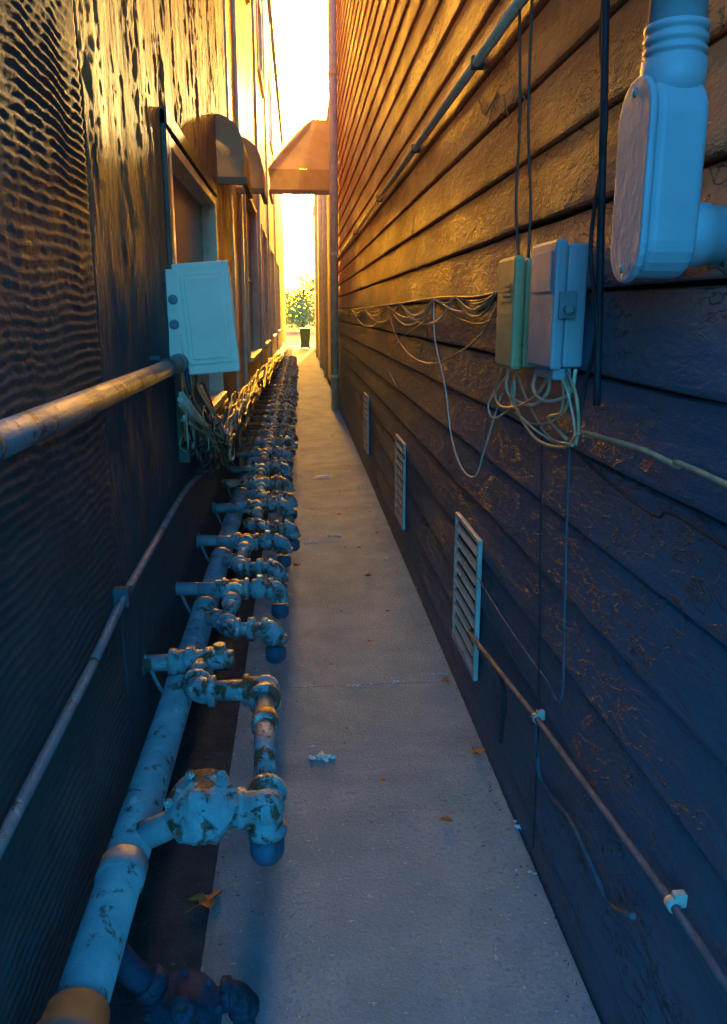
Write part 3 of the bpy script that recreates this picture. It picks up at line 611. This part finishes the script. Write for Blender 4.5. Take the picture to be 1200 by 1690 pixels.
p=onZ(532,788,.004); b=MB(); b.add([(-.09,-.05,.0),(.08,-.06,.004),(.09,.05,.02),(-.06,.07,.006),(0,0,.016)],[(0,1,4),(1,2,4),(2,3,4),(3,0,4)]); o=b.build('paper_scrap',M['paper']); o.location=p; tag(o,'crumpled pale paper scrap far down the path','paper')
b=MB()
for k in range(1800):
    y=random.uniform(.9,16); e_=random.random()
    x=(.645-abs(random.gauss(0,.035))) if e_<.45 else ((-.26+abs(random.gauss(0,.04))) if e_<.75 else random.uniform(-.25,.64))
    s=random.uniform(.0012,.0035)
    vs=[(x+random.gauss(0,s),y+random.gauss(0,s),.001+max(0,random.gauss(s,s*.5))) for _ in range(4)]
    b.add(vs,[(0,1,2),(0,2,3),(0,1,3),(1,2,3)])
tag(b.build('grit',M['dirt_shade']),'fine dark grit and crumbs scattered over the concrete path','grit',kind='stuff')
# ------------------------------------------------------------- far end
t=thing('wheelie_bin',(.28,33.2,0),'dark green wheeled rubbish bin at the far end of the alley','bin')
b=MB(); b.add([(-.22,-.24,.08),(.22,-.24,.08),(.22,.24,.08),(-.22,.24,.08),(-.28,-.32,.95),(.28,-.32,.95),(.28,.32,.95),(-.28,.32,.95)],[(3,2,1,0),(4,5,6,7),(0,1,5,4),(1,2,6,5),(2,3,7,6),(3,0,4,7)]); b.build('body',M['green'],t)
b=MB(); b.box(-.3,.3,-.35,.34,.955,1.03,.02); b.build('lid',M['green'],t)
for s in (-1,1): b=MB(); b.lathe((s*.2,.26,.1),(s,0,0),[(0,.1),(.05,.1)],16); b.build('wheel',M['black'],t)
t.scale=(.8,.8,.85)
def tree(x,y,h,r,label,nc=30,zf=.5):
    t=thing('tree',(x,y,0),label,'tree'); b=MB()
    b.tube(smooth([(0,0,-.06),(.05,.02,h*.25),(-.05,0,h*.5),(.1,.1,h*.8)],4),[.22-.16*i/12 for i in range(13)],10)
    for k in range(7):
        a=k*.9; z0=h*(.3+.06*k); b.tube([(0,0,z0),(math.cos(a)*r*.4,math.sin(a)*r*.4,z0+h*.12),(math.cos(a)*r*.7,math.sin(a)*r*.7,z0+h*.2)],[.07,.05,.02],6)
    b.build('trunk',M['bark'],t)
    b=MB(); cl=[(random.gauss(0,r*.5),random.gauss(0,r*.45),max(.4,h*zf+random.gauss(0,h*.22)),random.uniform(.25,.5)*r) for _ in range(nc)]
    for c in cl:
        for k in range(110):
            d=Vector((random.gauss(0,1),random.gauss(0,1),random.gauss(0,1))).normalized()*c[3]*random.uniform(.5,1.05); p=Vector(c[:3])+d
            u=Vector((random.gauss(0,1),random.gauss(0,1),random.gauss(0,1))).normalized()*.13; w=u.orthogonal().normalized()*.08
            b.add([p-u,p+w,p+u,p-w],[(0,1,2,3)])
    b.build('crown',M['leaves'],t)
tree(.4,66,4.2,2.6,'leafy green tree beyond the far end of the alley, behind the bin',40,.5)
tree(-5,70,6,3.5,'broad leafy tree across the far street, hidden mostly by the left wall')
tree(8,72,5,3.2,'broad leafy tree across the far street, on the right')
# ------------------------------------------------------------- light
w=D.worlds.new('World'); bpy.context.scene.world=w; w.use_nodes=True; nt=w.node_tree; N=nt.nodes; L=nt.links
SE=math.radians(13); SA=math.radians(4.0)
sk=N.new('ShaderNodeTexSky'); sk.sky_type='NISHITA'; sk.sun_disc=False; sk.sun_elevation=SE; sk.sun_rotation=SA; sk.dust_density=3
tc=N.new('ShaderNodeTexCoord'); sp=N.new('ShaderNodeSeparateXYZ'); L.new(tc.outputs['Generated'],sp.inputs[0])
cr=N.new('ShaderNodeValToRGB'); mr=N.new('ShaderNodeMapRange'); mr.inputs['From Min'].default_value=-1; mr.inputs['From Max'].default_value=1
L.new(sp.outputs['Y'],mr.inputs['Value']); L.new(mr.outputs['Result'],cr.inputs['Fac'])
e=cr.color_ramp.elements; e[0].position=.25; e[0].color=(.07,.56,.92,1); e[1].position=.985; e[1].color=(1.75,1.0,.07,1)
m1=e.new(.58); m1.color=(.05,.42,.62,1); m2=e.new(.84); m2.color=(.05,.27,.33,1); m3=e.new(.945); m3.color=(1.15,.55,.09,1)
vm=N.new('ShaderNodeVectorMath'); vm.operation='MULTIPLY'; L.new(sk.outputs[0],vm.inputs[0]); L.new(cr.outputs[0],vm.inputs[1])
v2=N.new('ShaderNodeVectorMath'); v2.operation='SCALE'; L.new(vm.outputs[0],v2.inputs[0]); v2.inputs['Scale'].default_value=20
bg=N['Background']; L.new(v2.outputs[0],bg.inputs['Color']); bg.inputs['Strength'].default_value=.1
sd=D.lights.new('sun','SUN'); sd.energy=5; sd.angle=math.radians(.8); sd.color=(1,.66,.24); so=D.objects.new('sun',sd); C.objects.link(so)
dv=Vector((math.sin(SA)*math.cos(SE),math.cos(SA)*math.cos(SE),math.sin(SE))); so.rotation_euler=(-dv).to_track_quat('-Z','Y').to_euler(); so.location=(0,20,20)
cd=D.cameras.new('camera'); cam=D.objects.new('camera',cd); C.objects.link(cam); cam.location=CAM
cd.sensor_fit='VERTICAL'; cd.sensor_height=36; cd.lens=36*F/1690; cd.shift_y=-45/1690.; cd.clip_start=.02; cd.clip_end=1000
R3=Matrix((rv,uv,-fw)).transposed(); cam.rotation_euler=R3.to_euler()
S=bpy.context.scene; S.camera=cam; S.view_settings.view_transform='Standard'; S.view_settings.look='None'; S.view_settings.exposure=0
